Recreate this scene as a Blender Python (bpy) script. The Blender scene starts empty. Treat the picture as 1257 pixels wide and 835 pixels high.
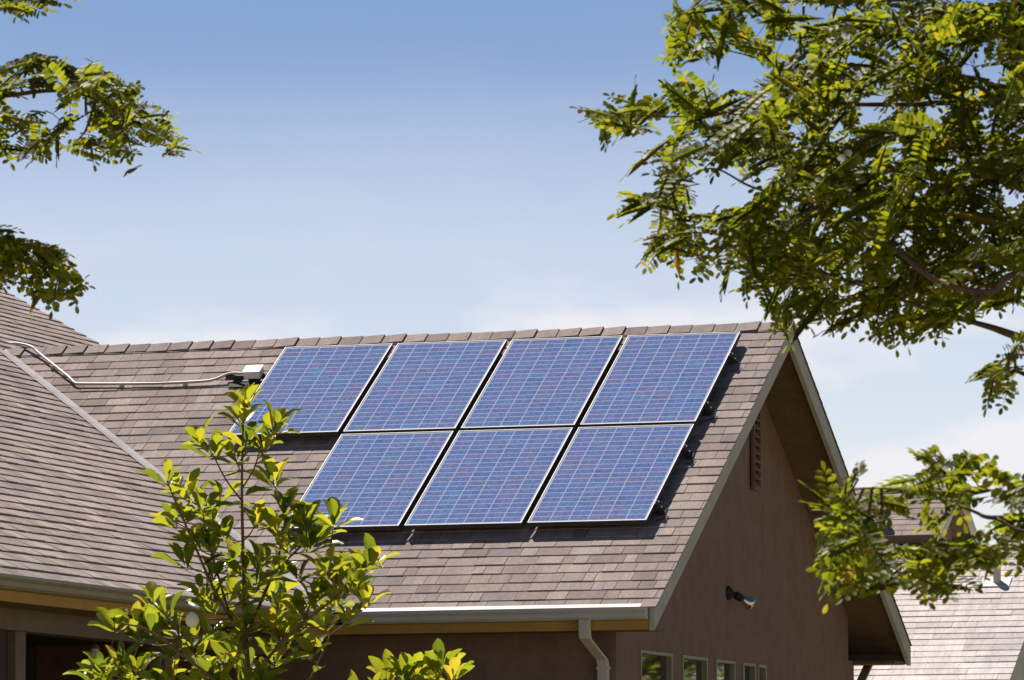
import bpy, math, random
import numpy as np
from mathutils import Vector, Matrix
random.seed(7); rng = np.random.default_rng(11)
R = math.radians
scn = bpy.context.scene
col = scn.collection

# ------------------------------------------------------------------ camera
Z0 = 5.5                                     # height of the main ridge above the ground
CAM = np.array([11.908, -43.489, -4.475 + Z0])
YAW, PITCH, ROLL, FPX = -0.31253, 0.096371, -0.003025, 6500.0
cy, sy = math.cos(YAW), math.sin(YAW)
FW = np.array([sy*math.cos(PITCH), cy*math.cos(PITCH), math.sin(PITCH)])
r_ = np.array([cy, -sy, 0.0]); u_ = np.cross(r_, FW)
RT = r_*math.cos(ROLL) + u_*math.sin(ROLL)
UP = -r_*math.sin(ROLL) + u_*math.cos(ROLL)
cd = bpy.data.cameras.new('camera'); cam = bpy.data.objects.new('camera', cd); col.objects.link(cam)
M = Matrix(((RT[0], UP[0], -FW[0], CAM[0]), (RT[1], UP[1], -FW[1], CAM[1]), (RT[2], UP[2], -FW[2], CAM[2]), (0, 0, 0, 1)))
cam.matrix_world = M
cd.sensor_width = 36; cd.sensor_fit = 'HORIZONTAL'; cd.lens = FPX*36/1257
cd.clip_start = 0.5; cd.clip_end = 3000
cd.dof.use_dof = True; cd.dof.focus_distance = 45.0; cd.dof.aperture_fstop = 25.0
scn.camera = cam

# ------------------------------------------------------------------ light
LD = Vector((0.411, -0.396, -0.821)).normalized()      # direction the sunlight travels
SUN_EL = math.asin(-LD.z); SUN_ROT = math.atan2(-LD.x, -LD.y)
sd = bpy.data.lights.new('sun', 'SUN'); sd.energy = 5.0; sd.angle = R(0.53); sd.color = (1.0, 0.94, 0.85)
so = bpy.data.objects.new('sun', sd); col.objects.link(so)
so.rotation_euler = LD.to_track_quat('-Z', 'Y').to_euler(); so.location = (-30, 20, 60)

w = bpy.data.worlds.new('World'); scn.world = w; w.use_nodes = True
nt = w.node_tree; nt.nodes.clear()
def N(t, typ, **kw):
    n = t.nodes.new(typ)
    for k, v in kw.items(): setattr(n, k, v)
    return n
out = N(nt, 'ShaderNodeOutputWorld'); bg = N(nt, 'ShaderNodeBackground'); bg.inputs['Strength'].default_value = 0.05
tc = N(nt, 'ShaderNodeTexCoord'); sep = N(nt, 'ShaderNodeSeparateXYZ')
nt.links.new(tc.outputs['Generated'], sep.inputs[0])
fc = N(nt, 'ShaderNodeFloatCurve')           # the air near the horizon clears quickly with height
cv = fc.mapping.curves[0]
for i, (x, y) in enumerate([(0, 0.0), (0.055, 0.05), (0.085, 0.13), (0.12, 0.26), (0.165, 0.46), (0.5, 0.75), (1, 1)]):
    if i == 0: cv.points[0].location = (x, y)
    elif i == 6: cv.points[-1].location = (x, y)
    else: cv.points.new(x, y)
fc.mapping.update()
nt.links.new(sep.outputs['Z'], fc.inputs['Value'])
cmb = N(nt, 'ShaderNodeCombineXYZ')
nt.links.new(sep.outputs['X'], cmb.inputs['X']); nt.links.new(sep.outputs['Y'], cmb.inputs['Y']); nt.links.new(fc.outputs[0], cmb.inputs['Z'])
sky = N(nt, 'ShaderNodeTexSky', sky_type='NISHITA'); sky.sun_disc = False
sky.sun_elevation = SUN_EL; sky.sun_rotation = SUN_ROT; sky.air_density = 1.0; sky.dust_density = 0.25; sky.ozone_density = 2.0
nrm = N(nt, 'ShaderNodeVectorMath', operation='NORMALIZE')
nt.links.new(cmb.outputs[0], nrm.inputs[0]); nt.links.new(nrm.outputs[0], sky.inputs['Vector'])
# thin bright clouds low in the sky
mp = N(nt, 'ShaderNodeMapping'); mp.inputs['Scale'].default_value = (9, 9, 26); mp.inputs['Location'].default_value = (3.1, 0.4, 1.7)
nt.links.new(tc.outputs['Generated'], mp.inputs['Vector'])
nz = N(nt, 'ShaderNodeTexNoise'); nz.inputs['Scale'].default_value = 2.2; nz.inputs['Detail'].default_value = 6; nz.inputs['Roughness'].default_value = 0.5
nt.links.new(mp.outputs[0], nz.inputs['Vector'])
hz = N(nt, 'ShaderNodeFloatCurve'); hc = hz.mapping.curves[0]      # haze and thin cloud thicken towards the horizon
hp = [(0, .85), (.07, .80), (.085, .75), (.10, .68), (.12, .50), (.14, .29), (.165, .12), (1, 0)]
for i, (x, y) in enumerate(hp):
    if i == 0: hc.points[0].location = (x, y)
    elif i == len(hp)-1: hc.points[-1].location = (x, y)
    else: hc.points.new(x, y)
hz.mapping.update(); nt.links.new(sep.outputs['Z'], hz.inputs['Value'])
rp = N(nt, 'ShaderNodeMapRange', interpolation_type='SMOOTHSTEP'); rp.inputs['From Min'].default_value = 0.40; rp.inputs['From Max'].default_value = 0.70
rp.inputs['To Min'].default_value = 0.84; rp.inputs['To Max'].default_value = 1.50
nt.links.new(nz.outputs['Fac'], rp.inputs['Value'])
lo_ = N(nt, 'ShaderNodeMapRange', interpolation_type='SMOOTHSTEP')
for k_, v_ in (('From Min', .098), ('From Max', .118), ('To Min', 0.0), ('To Max', .85)): lo_.inputs[k_].default_value = v_
nt.links.new(sep.outputs['Z'], lo_.inputs['Value'])
fl_ = N(nt, 'ShaderNodeMix', data_type='FLOAT'); fl_.inputs[3].default_value = 1.0
nt.links.new(lo_.outputs[0], fl_.inputs[0]); nt.links.new(rp.outputs[0], fl_.inputs[2])
mu = N(nt, 'ShaderNodeMath', operation='MULTIPLY', use_clamp=True); nt.links.new(fl_.outputs[0], mu.inputs[0]); nt.links.new(hz.outputs[0], mu.inputs[1])
hs = N(nt, 'ShaderNodeHueSaturation'); hs.inputs['Saturation'].default_value = 1.22
vr = N(nt, 'ShaderNodeMapRange', interpolation_type='SMOOTHSTEP')      # the clear upper sky is darker than the bright band low down
for k_, v_ in (('From Min', .17), ('From Max', .5), ('To Min', 1.36), ('To Max', .68)): vr.inputs[k_].default_value = v_
nt.links.new(sep.outputs['Z'], vr.inputs['Value']); nt.links.new(vr.outputs[0], hs.inputs['Value'])
nt.links.new(sky.outputs[0], hs.inputs['Color'])
mx = N(nt, 'ShaderNodeMix', data_type='RGBA'); mx.inputs[7].default_value = (12.0, 11.9, 12.4, 1)
nt.links.new(mu.outputs[0], mx.inputs[0]); nt.links.new(hs.outputs[0], mx.inputs[6])
nt.links.new(mx.outputs[2], bg.inputs['Color']); nt.links.new(bg.outputs[0], out.inputs[0])

scn.view_settings.view_transform = 'Standard'; scn.view_settings.look = 'None'
scn.view_settings.exposure = 0.55; scn.view_settings.gamma = 1.0; scn.view_settings.use_curve_mapping = False
scn.render.resolution_x = 1024; scn.render.resolution_y = 680

# ------------------------------------------------------------------ helpers
def P(x, y, d):
    """a point in the world on the sight line of photo pixel (x, y), d metres ahead"""
    return CAM + (FW + RT*(x-628.5)/FPX - UP*(y-417.5)/FPX)*d
def PX(p):
    q = np.asarray(p) - CAM; z = q @ FW
    return 628.5 + FPX*(q @ RT)/z, 417.5 - FPX*(q @ UP)/z

def tag(o, label=None, cat=None, group=None, kind=None):
    if label: o['label'] = label
    if cat: o['category'] = cat
    if group: o['group'] = group
    if kind: o['kind'] = kind
    return o
def empty(name, loc, rot=(0, 0, 0)):
    o = bpy.data.objects.new(name, None); col.objects.link(o); o.location = loc; o.rotation_euler = rot
    o.empty_display_size = 0.2
    return o
def wloc(o):
    l = Vector((0, 0, 0))
    while o is not None: l = l + o.location; o = o.parent
    return l

class MB:
    def __init__(s): s.v = []; s.f = []
    def add(s, vs, fs):
        b = len(s.v); s.v += [tuple(map(float, v)) for v in vs]; s.f += [tuple(b+i for i in f) for f in fs]; return s
    def hexa(s, p):                                     # eight corners: bottom four, then top four
        return s.add(p, [(0, 3, 2, 1), (4, 5, 6, 7), (0, 1, 5, 4), (1, 2, 6, 5), (2, 3, 7, 6), (3, 0, 4, 7)])
    def box(s, a, b):
        x0, y0, z0 = a; x1, y1, z1 = b
        return s.hexa([(x0, y0, z0), (x1, y0, z0), (x1, y1, z0), (x0, y1, z0), (x0, y0, z1), (x1, y0, z1), (x1, y1, z1), (x0, y1, z1)])
    def prism(s, prof, mapf, t0, t1):                   # closed 2-D profile swept between two stations
        n = len(prof); vs = [mapf(p[0], p[1], t0) for p in prof] + [mapf(p[0], p[1], t1) for p in prof]
        fs = [(i, (i+1) % n, n+(i+1) % n, n+i) for i in range(n)] + [tuple(range(n-1, -1, -1)), tuple(range(n, 2*n))]
        return s.add(vs, fs)
    def tube(s, pts, rad, k=8, cap=True):
        pts = [np.asarray(p, float) for p in pts]; n = len(pts)
        if not hasattr(rad, '__len__'): rad = [rad]*n
        vs = []; ref = None
        for i in range(n):
            d = pts[min(i+1, n-1)] - pts[max(i-1, 0)]; d = d/(np.linalg.norm(d)+1e-12)
            if ref is None:
                ref = np.cross(d, [0, 0, 1.0])
                if np.linalg.norm(ref) < .1: ref = np.cross(d, [1.0, 0, 0])
            ref = ref - d*(ref @ d); ref /= np.linalg.norm(ref)+1e-12
            b = np.cross(d, ref)
            for j in range(k):
                a = 2*math.pi*j/k; vs.append(pts[i] + (ref*math.cos(a) + b*math.sin(a))*rad[i])
        fs = [(i*k+j, i*k+(j+1) % k, (i+1)*k+(j+1) % k, (i+1)*k+j) for i in range(n-1) for j in range(k)]
        if cap: fs += [tuple(range(k-1, -1, -1)), tuple(range((n-1)*k, n*k))]
        return s.add(vs, fs)
    def build(s, name, mat, parent=None, smooth=False, world=True, bevel=0):
        me = bpy.data.meshes.new(name)
        off = wloc(parent) if (parent is not None and world) else Vector((0, 0, 0))
        me.from_pydata([(v[0]-off.x, v[1]-off.y, v[2]-off.z) for v in s.v], [], s.f)
        me.update()
        if smooth: me.shade_smooth()
        me.materials.append(mat)
        o = bpy.data.objects.new(name, me); col.objects.link(o)
        if parent is not None: o.parent = parent
        if bevel:
            b = o.modifiers.new('bevel', 'BEVEL'); b.width = bevel; b.segments = 2; b.limit_method = 'ANGLE'
        return o

def smooth_path(pts, m=6):
    p = [np.asarray(q, float) for q in pts]; p = [2*p[0]-p[1]] + p + [2*p[-1]-p[-2]]
    o = []
    for i in range(1, len(p)-2):
        for k in range(m):
            t = k/m
            o.append(.5*((2*p[i]) + (-p[i-1]+p[i+1])*t + (2*p[i-1]-5*p[i]+4*p[i+1]-p[i+2])*t*t + (-p[i-1]+3*p[i]-3*p[i+1]+p[i+2])*t**3))
    o.append(p[-2]); return o

# ------------------------------------------------------------------ materials
def mat(name):
    m = bpy.data.materials.new(name); m.use_nodes = True
    t = m.node_tree; b = t.nodes['Principled BSDF']; return m, t, b
def noise(t, scale, detail=4, rough=.55, coord='Object', stretch=None):
    c = N(t, 'ShaderNodeTexCoord'); n = N(t, 'ShaderNodeTexNoise'); n.inputs['Scale'].default_value = scale
    n.inputs['Detail'].default_value = detail; n.inputs['Roughness'].default_value = rough
    if stretch:
        m = N(t, 'ShaderNodeMapping'); m.inputs['Scale'].default_value = stretch
        t.links.new(c.outputs[coord], m.inputs[0]); t.links.new(m.outputs[0], n.inputs['Vector'])
    else: t.links.new(c.outputs[coord], n.inputs['Vector'])
    return n.outputs['Fac']
def ramp(t, fac, stops):
    r = N(t, 'ShaderNodeValToRGB'); e = r.color_ramp.elements
    while len(e) < len(stops): e.new(.5)
    for i, (p, c) in enumerate(stops): e[i].position = p; e[i].color = (*c, 1)
    t.links.new(fac, r.inputs[0]); return r.outputs[0]
def mixc(t, a, b, fac, mode='MIX'):
    m = N(t, 'ShaderNodeMix', data_type='RGBA', blend_type=mode)
    for i, v in ((0, fac), (6, a), (7, b)):
        if hasattr(v, 'is_linked'): t.links.new(v, m.inputs[i])
        elif i == 0: m.inputs[0].default_value = v
        else: m.inputs[i].default_value = (*v, 1)
    return m.outputs[2]
def bump(t, b, fac, strength, dist=.01):
    n = N(t, 'ShaderNodeBump'); n.inputs['Strength'].default_value = strength; n.inputs['Distance'].default_value = dist
    t.links.new(fac, n.inputs['Height']); t.links.new(n.outputs[0], b.inputs['Normal'])
def paint(name, c, rough=.5, var=.12, scale=6, metal=0, dirt=None):
    m, t, b = mat(name)
    n = noise(t, scale, 5)
    c0 = tuple(x*(1-var) for x in c); c1 = tuple(min(1, x*(1+var)) for x in c)
    cc = ramp(t, n, [(.3, c0), (.7, c1)])
    if dirt:
        n2 = noise(t, 1.3, 6, .7, stretch=(1, 1, .35)); cc = mixc(t, cc, dirt, ramp(t, n2, [(.55, (0, 0, 0)), (.8, (.5, .5, .5))]))
    t.links.new(cc, b.inputs['Base Color']); b.inputs['Roughness'].default_value = rough; b.inputs['Metallic'].default_value = metal
    return m
def shingle(name, stops, dark=.75):
    m, t, b = mat(name)
    g = N(t, 'ShaderNodeNewGeometry')
    c = ramp(t, g.outputs['Random Per Island'], stops)
    c = mixc(t, c, ramp(t, noise(t, 260, 3, .8), [(.3, (.62, .6, .6)), (.7, (1.3, 1.3, 1.3))]), .8, 'MULTIPLY')
    c = mixc(t, c, ramp(t, noise(t, 38, 3, .7), [(.32, (.80, .80, .81)), (.68, (1.16, 1.16, 1.15))]), .8, 'MULTIPLY')
    c = mixc(t, c, ramp(t, noise(t, .9, 5, .6), [(.3, (.86, .86, .88)), (.7, (1.1, 1.08, 1.05))]), 1, 'MULTIPLY')
    c = mixc(t, c, ramp(t, noise(t, 22, 4, .6, stretch=(1, .25, .25)), [(.3, (.88, .88, .88)), (.7, (1.1, 1.1, 1.1))]), .7, 'MULTIPLY')
    c = mixc(t, c, ramp(t, noise(t, 3.2, 6, .7, stretch=(2.2, .3, .3)), [(.32, (.80, .79, .80)), (.62, (1.06, 1.06, 1.05))]), .8, 'MULTIPLY')   # run-off stains down the slope
    t.links.new(c, b.inputs['Base Color']); b.inputs['Roughness'].default_value = .95
    b.inputs['Specular IOR Level'].default_value = .25
    bump(t, b, noise(t, 320, 2, .7), .5, .003)
    return m
MS = shingle('weathered_shingle', [(0, (.25, .198, .183)), (.25, (.325, .262, .24)), (.55, (.358, .29, .266)), (.8, (.40, .328, .298)), (.93, (.265, .22, .217)), (1, (.43, .355, .322))])
MSN = shingle('pale_shingle', [(0, (.60, .54, .515)), (.3, (.70, .635, .61)), (.7, (.77, .70, .675)), (1, (.81, .75, .72))])
MSN2 = shingle('tan_shingle', [(0, (.29, .23, .205)), (.5, (.36, .29, .26)), (1, (.44, .36, .32))])
M_grey = paint('grey_trim_paint', (.42, .415, .365), .75, .08, 5, dirt=(.24, .21, .16))
M_grey2 = paint('pale_grey_trim_paint', (.56, .525, .46), .7, .08, 5, dirt=(.33, .29, .23))
M_gut = paint('grey_gutter_paint', (.50, .50, .48), .6, .08, 8, dirt=(.30, .26, .2))
M_white = paint('white_metal_paint', (.58, .52, .49), .4, .05, 8)
M_tan = paint('tan_fascia_bounce_tint', (.40, .25, .06), .95, .1, 5)  # tan fascia with the warm ground bounce put into its colour
M_olive = paint('olive_gutter_paint', (.27, .245, .165), .5, .08, 6)
M_wood = paint('brown_soffit_wood', (.15, .094, .054), .8, .2, 7)
M_post = paint('brown_porch_paint', (.16, .12, .085), .7, .15, 5)
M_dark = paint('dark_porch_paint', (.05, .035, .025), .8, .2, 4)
M_blackm = paint('black_metal', (.018, .019, .022), .85, .2, 20)
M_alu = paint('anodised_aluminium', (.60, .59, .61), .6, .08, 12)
M_rail = paint('dark_rail_metal', (.04, .04, .042), .8, .2, 12)
M_frame = paint('shaded_frame_side', (.045, .038, .032), .7, .15, 10)  # panel frame sides near black: their shade is put into the colour
M_flash = paint('galvanised_flashing', (.31, .28, .285), .8, .2, 4, 0, dirt=(.2, .17, .16))
M_cond = paint('conduit_metal', (.44, .40, .37), .45, .08, 9, .1)
M_box = paint('pale_box_paint', (.80, .78, .76), .5, .05, 9)
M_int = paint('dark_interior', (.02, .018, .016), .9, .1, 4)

def stucco():
    m, t, b = mat('brown_stucco')
    c = ramp(t, noise(t, 7, 6, .7), [(.3, (.185, .112, .083)), (.7, (.245, .160, .120))])
    c = mixc(t, c, ramp(t, noise(t, 3.0, 6, .65, stretch=(3.2, 3.2, .16)), [(.35, (.80, .80, .82)), (.7, (1.12, 1.1, 1.08))]), .45, 'MULTIPLY')
    t.links.new(c, b.inputs['Base Color']); b.inputs['Roughness'].default_value = .9
    bump(t, b, noise(t, 70, 4, .7), .6, .006)
    return m
M_stucco = stucco()

def glass(name, c=(.012, .016, .012)):
    m, t, b = mat(name)
    b.inputs['Base Color'].default_value = (*c, 1); b.inputs['Roughness'].default_value = .03
    b.inputs['Specular IOR Level'].default_value = 1.0; b.inputs['IOR'].default_value = 2.2
    bump(t, b, noise(t, 1.4, 2), .03, .01)
    return m
M_glass = glass('window_glass')

PW, PL, PT = .992, 1.65, .042
def cells():
    """blue polycrystalline cells: six columns, twenty thin rows, printed white lines (object coordinates in metres)"""
    m, t, b = mat('solar_cells')
    tc = N(t, 'ShaderNodeTexCoord'); s = N(t, 'ShaderNodeSeparateXYZ'); t.links.new(tc.outputs['Object'], s.inputs[0])
    def mth(op, a, bb=None, c=None):
        n = N(t, 'ShaderNodeMath', operation=op)
        for i, v in enumerate((a, bb, c)):
            if v is None: continue
            if hasattr(v, 'is_linked'): t.links.new(v, n.inputs[i])
            else: n.inputs[i].default_value = v
        return n.outputs[0]
    MX, MY = .020, .024
    ux = mth('MULTIPLY', mth('SUBTRACT', s.outputs['X'], MX - PW/2), 6/(PW-2*MX))
    uy = mth('MULTIPLY', mth('SUBTRACT', s.outputs['Y'], MY - PL/2), 20/(PL-2*MY))
    def line(u, wd):
        return mth('LESS_THAN', mth('ABSOLUTE', mth('SUBTRACT', mth('FRACT', mth('ADD', u, .5)), .5)), wd)
    lx = line(ux, .026); ly = line(uy, .055)
    uh = mth('ADD', mth('MULTIPLY', ux, 1.0), .5); lh = line(uh, .012)       # faint bus line in the middle of a cell
    oi = N(t, 'ShaderNodeObjectInfo')
    cb = N(t, 'ShaderNodeCombineXYZ')
    t.links.new(mth('FLOOR', ux), cb.inputs[0]); t.links.new(mth('FLOOR', mth('MULTIPLY', uy, 1.0)), cb.inputs[1])
    t.links.new(mth('MULTIPLY', oi.outputs['Random'], 97.0), cb.inputs[2])
    wn = N(t, 'ShaderNodeTexWhiteNoise', noise_dimensions='3D'); t.links.new(cb.outputs[0], wn.inputs['Vector'])
    cc = ramp(t, wn.outputs['Value'], [(0, (.098, .155, .355)), (.35, (.110, .172, .385)), (.6, (.125, .167, .375)), (.8, (.145, .162, .345)), (.92, (.102, .205, .41)), (1, (.160, .157, .325))])
    vo = N(t, 'ShaderNodeTexVoronoi'); vo.inputs['Scale'].default_value = 55; t.links.new(tc.outputs['Object'], vo.inputs['Vector'])
    sp = N(t, 'ShaderNodeSeparateColor'); t.links.new(vo.outputs['Color'], sp.inputs[0])
    cc = mixc(t, cc, ramp(t, sp.outputs[0], [(0, (.7, .7, .75)), (1, (1.3, 1.3, 1.25))]), .75, 'MULTIPLY')
    cc = mixc(t, cc, (.34, .36, .50), mth('MULTIPLY', lh, .45))
    cc = mixc(t, cc, (.40, .44, .58), mth('MAXIMUM', lx, ly))
    # white backsheet margin round the cells
    ex = mth('GREATER_THAN', mth('ABSOLUTE', s.outputs['X']), PW/2-MX-.002); ey = mth('GREATER_THAN', mth('ABSOLUTE', s.outputs['Y']), PL/2-MY-.002)
    cc = mixc(t, cc, (.50, .52, .62), mth('MAXIMUM', ex, ey))
    cc = mixc(t, cc, (.30, .29, .27), mth('ADD', ramp(t, noise(t, 3.5, 6, .7), [(.45, (0, 0, 0)), (.8, (.10, .10, .10))]),
              mth('MULTIPLY', mth('GREATER_THAN', noise(t, 9, 5, .7), mth('ADD', mth('MULTIPLY', mth('ADD', s.outputs['Y'], PL/2), 5.0), .42)), .30)))   # dust, thicker along the lower edge
    t.links.new(cc, b.inputs['Base Color']); b.inputs['Roughness'].default_value = .45
    b.inputs['Specular IOR Level'].default_value = .0
    b.inputs['Coat Weight'].default_value = 1.0; b.inputs['Coat Roughness'].default_value = .015; b.inputs['Coat IOR'].default_value = 1.55
    return m
M_cells = cells()

def leafmat(name, stops, trans, rough=.45, spec=.4, tw=.5):
    m, t, b = mat(name)
    g = N(t, 'ShaderNodeNewGeometry')
    c = ramp(t, g.outputs['Random Per Island'], stops)
    t.links.new(c, b.inputs['Base Color']); b.inputs['Roughness'].default_value = rough; b.inputs['Specular IOR Level'].default_value = spec
    tr = N(t, 'ShaderNodeBsdfTranslucent'); ct = ramp(t, g.outputs['Random Per Island'], trans)
    t.links.new(ct, tr.inputs['Color'])
    ms = N(t, 'ShaderNodeMixShader'); ms.inputs[0].default_value = tw
    t.links.new(b.outputs[0], ms.inputs[1]); t.links.new(tr.outputs[0], ms.inputs[2])
    t.links.new(ms.outputs[0], t.nodes['Material Output'].inputs[0])
    return m
M_loc = leafmat('locust_leaf', [(0, (.034, .050, .007)), (.5, (.062, .082, .009)), (.92, (.095, .11, .011)), (1, (.18, .14, .02))],
                [(0, (.14, .18, .010)), (.45, (.32, .365, .014)), (.94, (.50, .50, .018)), (1, (.60, .38, .03))], .5, .25, .52)
M_mag = leafmat('magnolia_leaf', [(0, (.022, .045, .010)), (.4, (.050, .085, .012)), (.85, (.085, .12, .016)), (.96, (.16, .17, .02)), (1, (.22, .12, .03))],
                [(0, (.20, .27, .018)), (.4, (.42, .47, .022)), (.85, (.64, .61, .03)), (1, (.75, .60, .04))], .3, .5, .5)
M_bark = paint('grey_brown_bark', (.12, .075, .055), .9, .3, 30)
M_twig = paint('reddish_twig_bark', (.16, .085, .06), .8, .25, 30)
M_bud = paint('cream_petal', (.86, .80, .62), .5, .08, 20)

def groundmat():
    m, t, b = mat('dry_lawn')
    c = ramp(t, noise(t, .35, 6, .65), [(.3, (.13, .135, .045)), (.55, (.24, .19, .09)), (.75, (.31, .23, .13))])
    c = mixc(t, c, ramp(t, noise(t, 30, 4, .7), [(.3, (.6, .6, .6)), (.7, (1.3, 1.3, 1.3))]), .8, 'MULTIPLY')
    t.links.new(c, b.inputs['Base Color']); b.inputs['Roughness'].default_value = .95
    bump(t, b, noise(t, 40, 4), .6, .03); return m
M_ground = groundmat()

# ------------------------------------------------------------------ ground
def gz(x, y): return -0.6*min(1, max(0, (-12-y)/20))
xs = [-900, -300, -120, -60, -40, -30, -20, -14, -8, -4, 0, 4, 8, 14, 20, 30, 40, 60, 120, 300, 900]
ys = [-900, -300, -120, -70, -50, -44, -40, -36, -32, -28, -24, -20, -16, -12, -8, -4, 0, 4, 8, 16, 24, 40, 80, 200, 900]
g = MB(); g.v = [(x, y, gz(x, y)) for y in ys for x in xs]
nx = len(xs); g.f = [(j*nx+i, j*nx+i+1, (j+1)*nx+i+1, (j+1)*nx+i) for j in range(len(ys)-1) for i in range(nx-1)]
tag(g.build('ground', M_ground, smooth=True), kind='structure')

# ------------------------------------------------------------------ shingle courses as real overlapping tabs
def shingles(mb, O, U, D, Nn, slope, lo, hi, expo=.1448, th=.0092, tabw=(.09, .31), s0=0, seed=1):
    """O: point on the top line; U along the course; D down the slope; lo/hi(s): course limits; s counts down the slope"""
    rd = random.Random(seed)
    O, U, D, Nn = (np.asarray(a, float) for a in (O, U, D, Nn))
    k = 0; sl = slope
    while sl > s0 + .03:
        su = max(s0, sl - expo - .02); top = sl - expo
        a_lo, b_lo, a_up, b_up = lo(sl), hi(sl), lo(su), hi(su)
        u = min(a_lo, a_up) - rd.random()*.3; end = max(b_lo, b_up)
        wob = rd.uniform(-.004, .004)
        while u < end:
            wd = rd.uniform(*tabw); u2 = u + wd
            t_ = th + rd.choice((0, 0, .002, .004))
            l0, l1 = max(u, a_lo), min(u2, b_lo); p0, p1 = max(u, a_up), min(u2, b_up)
            if l1 - l0 > .01 or p1 - p0 > .01:
                l0, l1 = min(l0, b_lo), max(l1, a_lo); p0, p1 = min(p0, b_up), max(p1, a_up)
                sj = sl + wob + rd.uniform(-.0025, .0025)
                q = lambda uu, ss, nn: O + U*uu + D*ss + Nn*nn
                e = .0022
                mb.add([q(l0+e, sj, 0), q(l1-e, sj, 0), q(p1-e, su, -.002), q(p0+e, su, -.002),
                        q(l0+e, sj, t_), q(l1-e, sj, t_), q(p1-e, su, .003), q(p0+e, su, .003)],
                       [(0, 1, 5, 4), (4, 5, 6, 7), (1, 2, 6, 5), (3, 0, 4, 7)])
            u = u2
        sl -= expo; k += 1

# ------------------------------------------------------------------ the house
T = .62; A = 4.179; X0 = .3605; XW = -.089; ANG = math.atan(T); CO, SI = math.cos(ANG), math.sin(ANG)
SL = A/CO
TW = .5596; XV = -6.963; WCO = 1/math.hypot(1, TW); WSI = TW*WCO
XE = -2.30                                         # wing eave
def V(x, y, z): return (x, y, z + Z0)
house = tag(empty('house', (-4, 0, 0)), 'brown stucco house with grey brown shingle roof, grey trim and a row of solar panels', 'house')
ZE = -A*T                                          # eave height below ridge
xl = -13.0
# --- main roof
mb = MB()
shingles(mb, V(0, 0, 0), (1, 0, 0), (0, -CO, -SI), (0, -SI, CO), SL+.015, lambda s: XV + s*SI/TW + .0, lambda s: X0+.015, s0=.05, seed=3)
shingles(mb, V(0, 0, 0), (-1, 0, 0), (0, CO, -SI), (0, SI, CO), SL+.015, lambda s: -X0-.015, lambda s: 7.0, s0=.05, seed=4, tabw=(.5, 1.2))
roof = tag(mb.build('roof', MS, house), 'weathered grey brown shingle gable roof carrying the solar panels')
# deck under the shingles
mb = MB(); dk = .10
for sg in (-1, 1):
    prof = [(0, -.001), (sg*A, ZE-.001), (sg*A, ZE-dk), (0, -dk)]
    mb.prism(prof, lambda a, b, t: V(t, a, b), -12.0, X0-.045)
mb.build('roof_deck', M_wood, roof)
# ridge caps
mb = MB(); x = XV - .35
rd = random.Random(5)
while x < X0 - .02:
    x2 = x + .2; xs_ = x - .07
    hi_ = .019 + rd.uniform(-.005, .006); l_ = .006
    xe = min(x2, X0+.025)
    wd = .135 + rd.uniform(-.006, .006)
    for sg in (-1, 1):
        n0 = np.array([0, sg*SI, CO]); d0 = np.array([0, sg*CO, -SI])
        q = lambda xx, s, h: np.array(V(xx, 0, 0)) + d0*s + n0*h + np.array([0, 0, .004])
        top0 = np.array(V(xs_, 0, l_*1.18+.006)); top1 = np.array(V(xe, 0, hi_*1.18+.006))
        mb.add([q(xs_, wd, l_), q(xe, wd, hi_), top1, top0, q(xs_, wd, .001), q(xe, wd, hi_-.011), top1-np.array([0, 0, .013]), top0-np.array([0, 0, .013])],
               [(0, 1, 2, 3), (0, 4, 5, 1), (1, 5, 6, 2), (4, 7, 6, 5)])
    x = x2
mb.build('ridge_cap', MS, roof)
# --- wing roof, running towards the camera on the left
SWL = (XE - xl)/WCO
mb = MB()
def wing_hi(s):
    x = xl + s*WCO; z = -TW*(x - XV)
    return 4.45 if z >= 0 else max(z/T, -A)
def wing_hi2(s):
    return max(wing_hi(s), -13.0) if s < (XE-xl)/WCO else -A
WTOP = TW*(XV - xl)
shingles(mb, V(xl, 0, WTOP), (0, 1, 0), (WCO, 0, -WSI), (WSI, 0, WCO), SWL+.015, lambda s: -13.0, wing_hi2, s0=.05, seed=9, th=.0135)
wroof = tag(mb.build('roof', MS, house), 'left roof wing with steeply foreshortened courses of grey brown shingles')
mb = MB()
zz = -TW*(XE-XV)
mb.prism([(xl, WTOP-.002), (XE, zz-.002), (XE, zz-.10), (xl, WTOP-.10)], lambda a, b, t: V(a, t, b), -13.0, -A+.02)
# upper part of the wing (above the main ridge) runs on behind it
xm = XV - .3
mb.prism([(xl, WTOP-.002), (xm, -TW*(xm-XV)-.002), (xm, -TW*(xm-XV)-.10), (xl, WTOP-.10)], lambda a, b, t: V(a, t, b), -A+.02, 4.44)
mb.prism([(xl, WTOP-.002), (2*xl-XE, zz-.002), (2*xl-XE, zz-.10), (xl, WTOP-.10)], lambda a, b, t: V(a, t, b), -13.0, 4.44)
mb.build('roof_deck', M_wood, wroof)
# part of the wing slope lying behind the main ridge, down to the rear valley
mb = MB()
mb.prism([(xm, -TW*(xm-XV)-.003), (XE, zz-.003), (XE, zz-.10), (xm, -TW*(xm-XV)-.10)], lambda a, b, t: V(a, t, b), 4.2, 4.44)
mb.build('rear_edge', MS, wroof)
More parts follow.
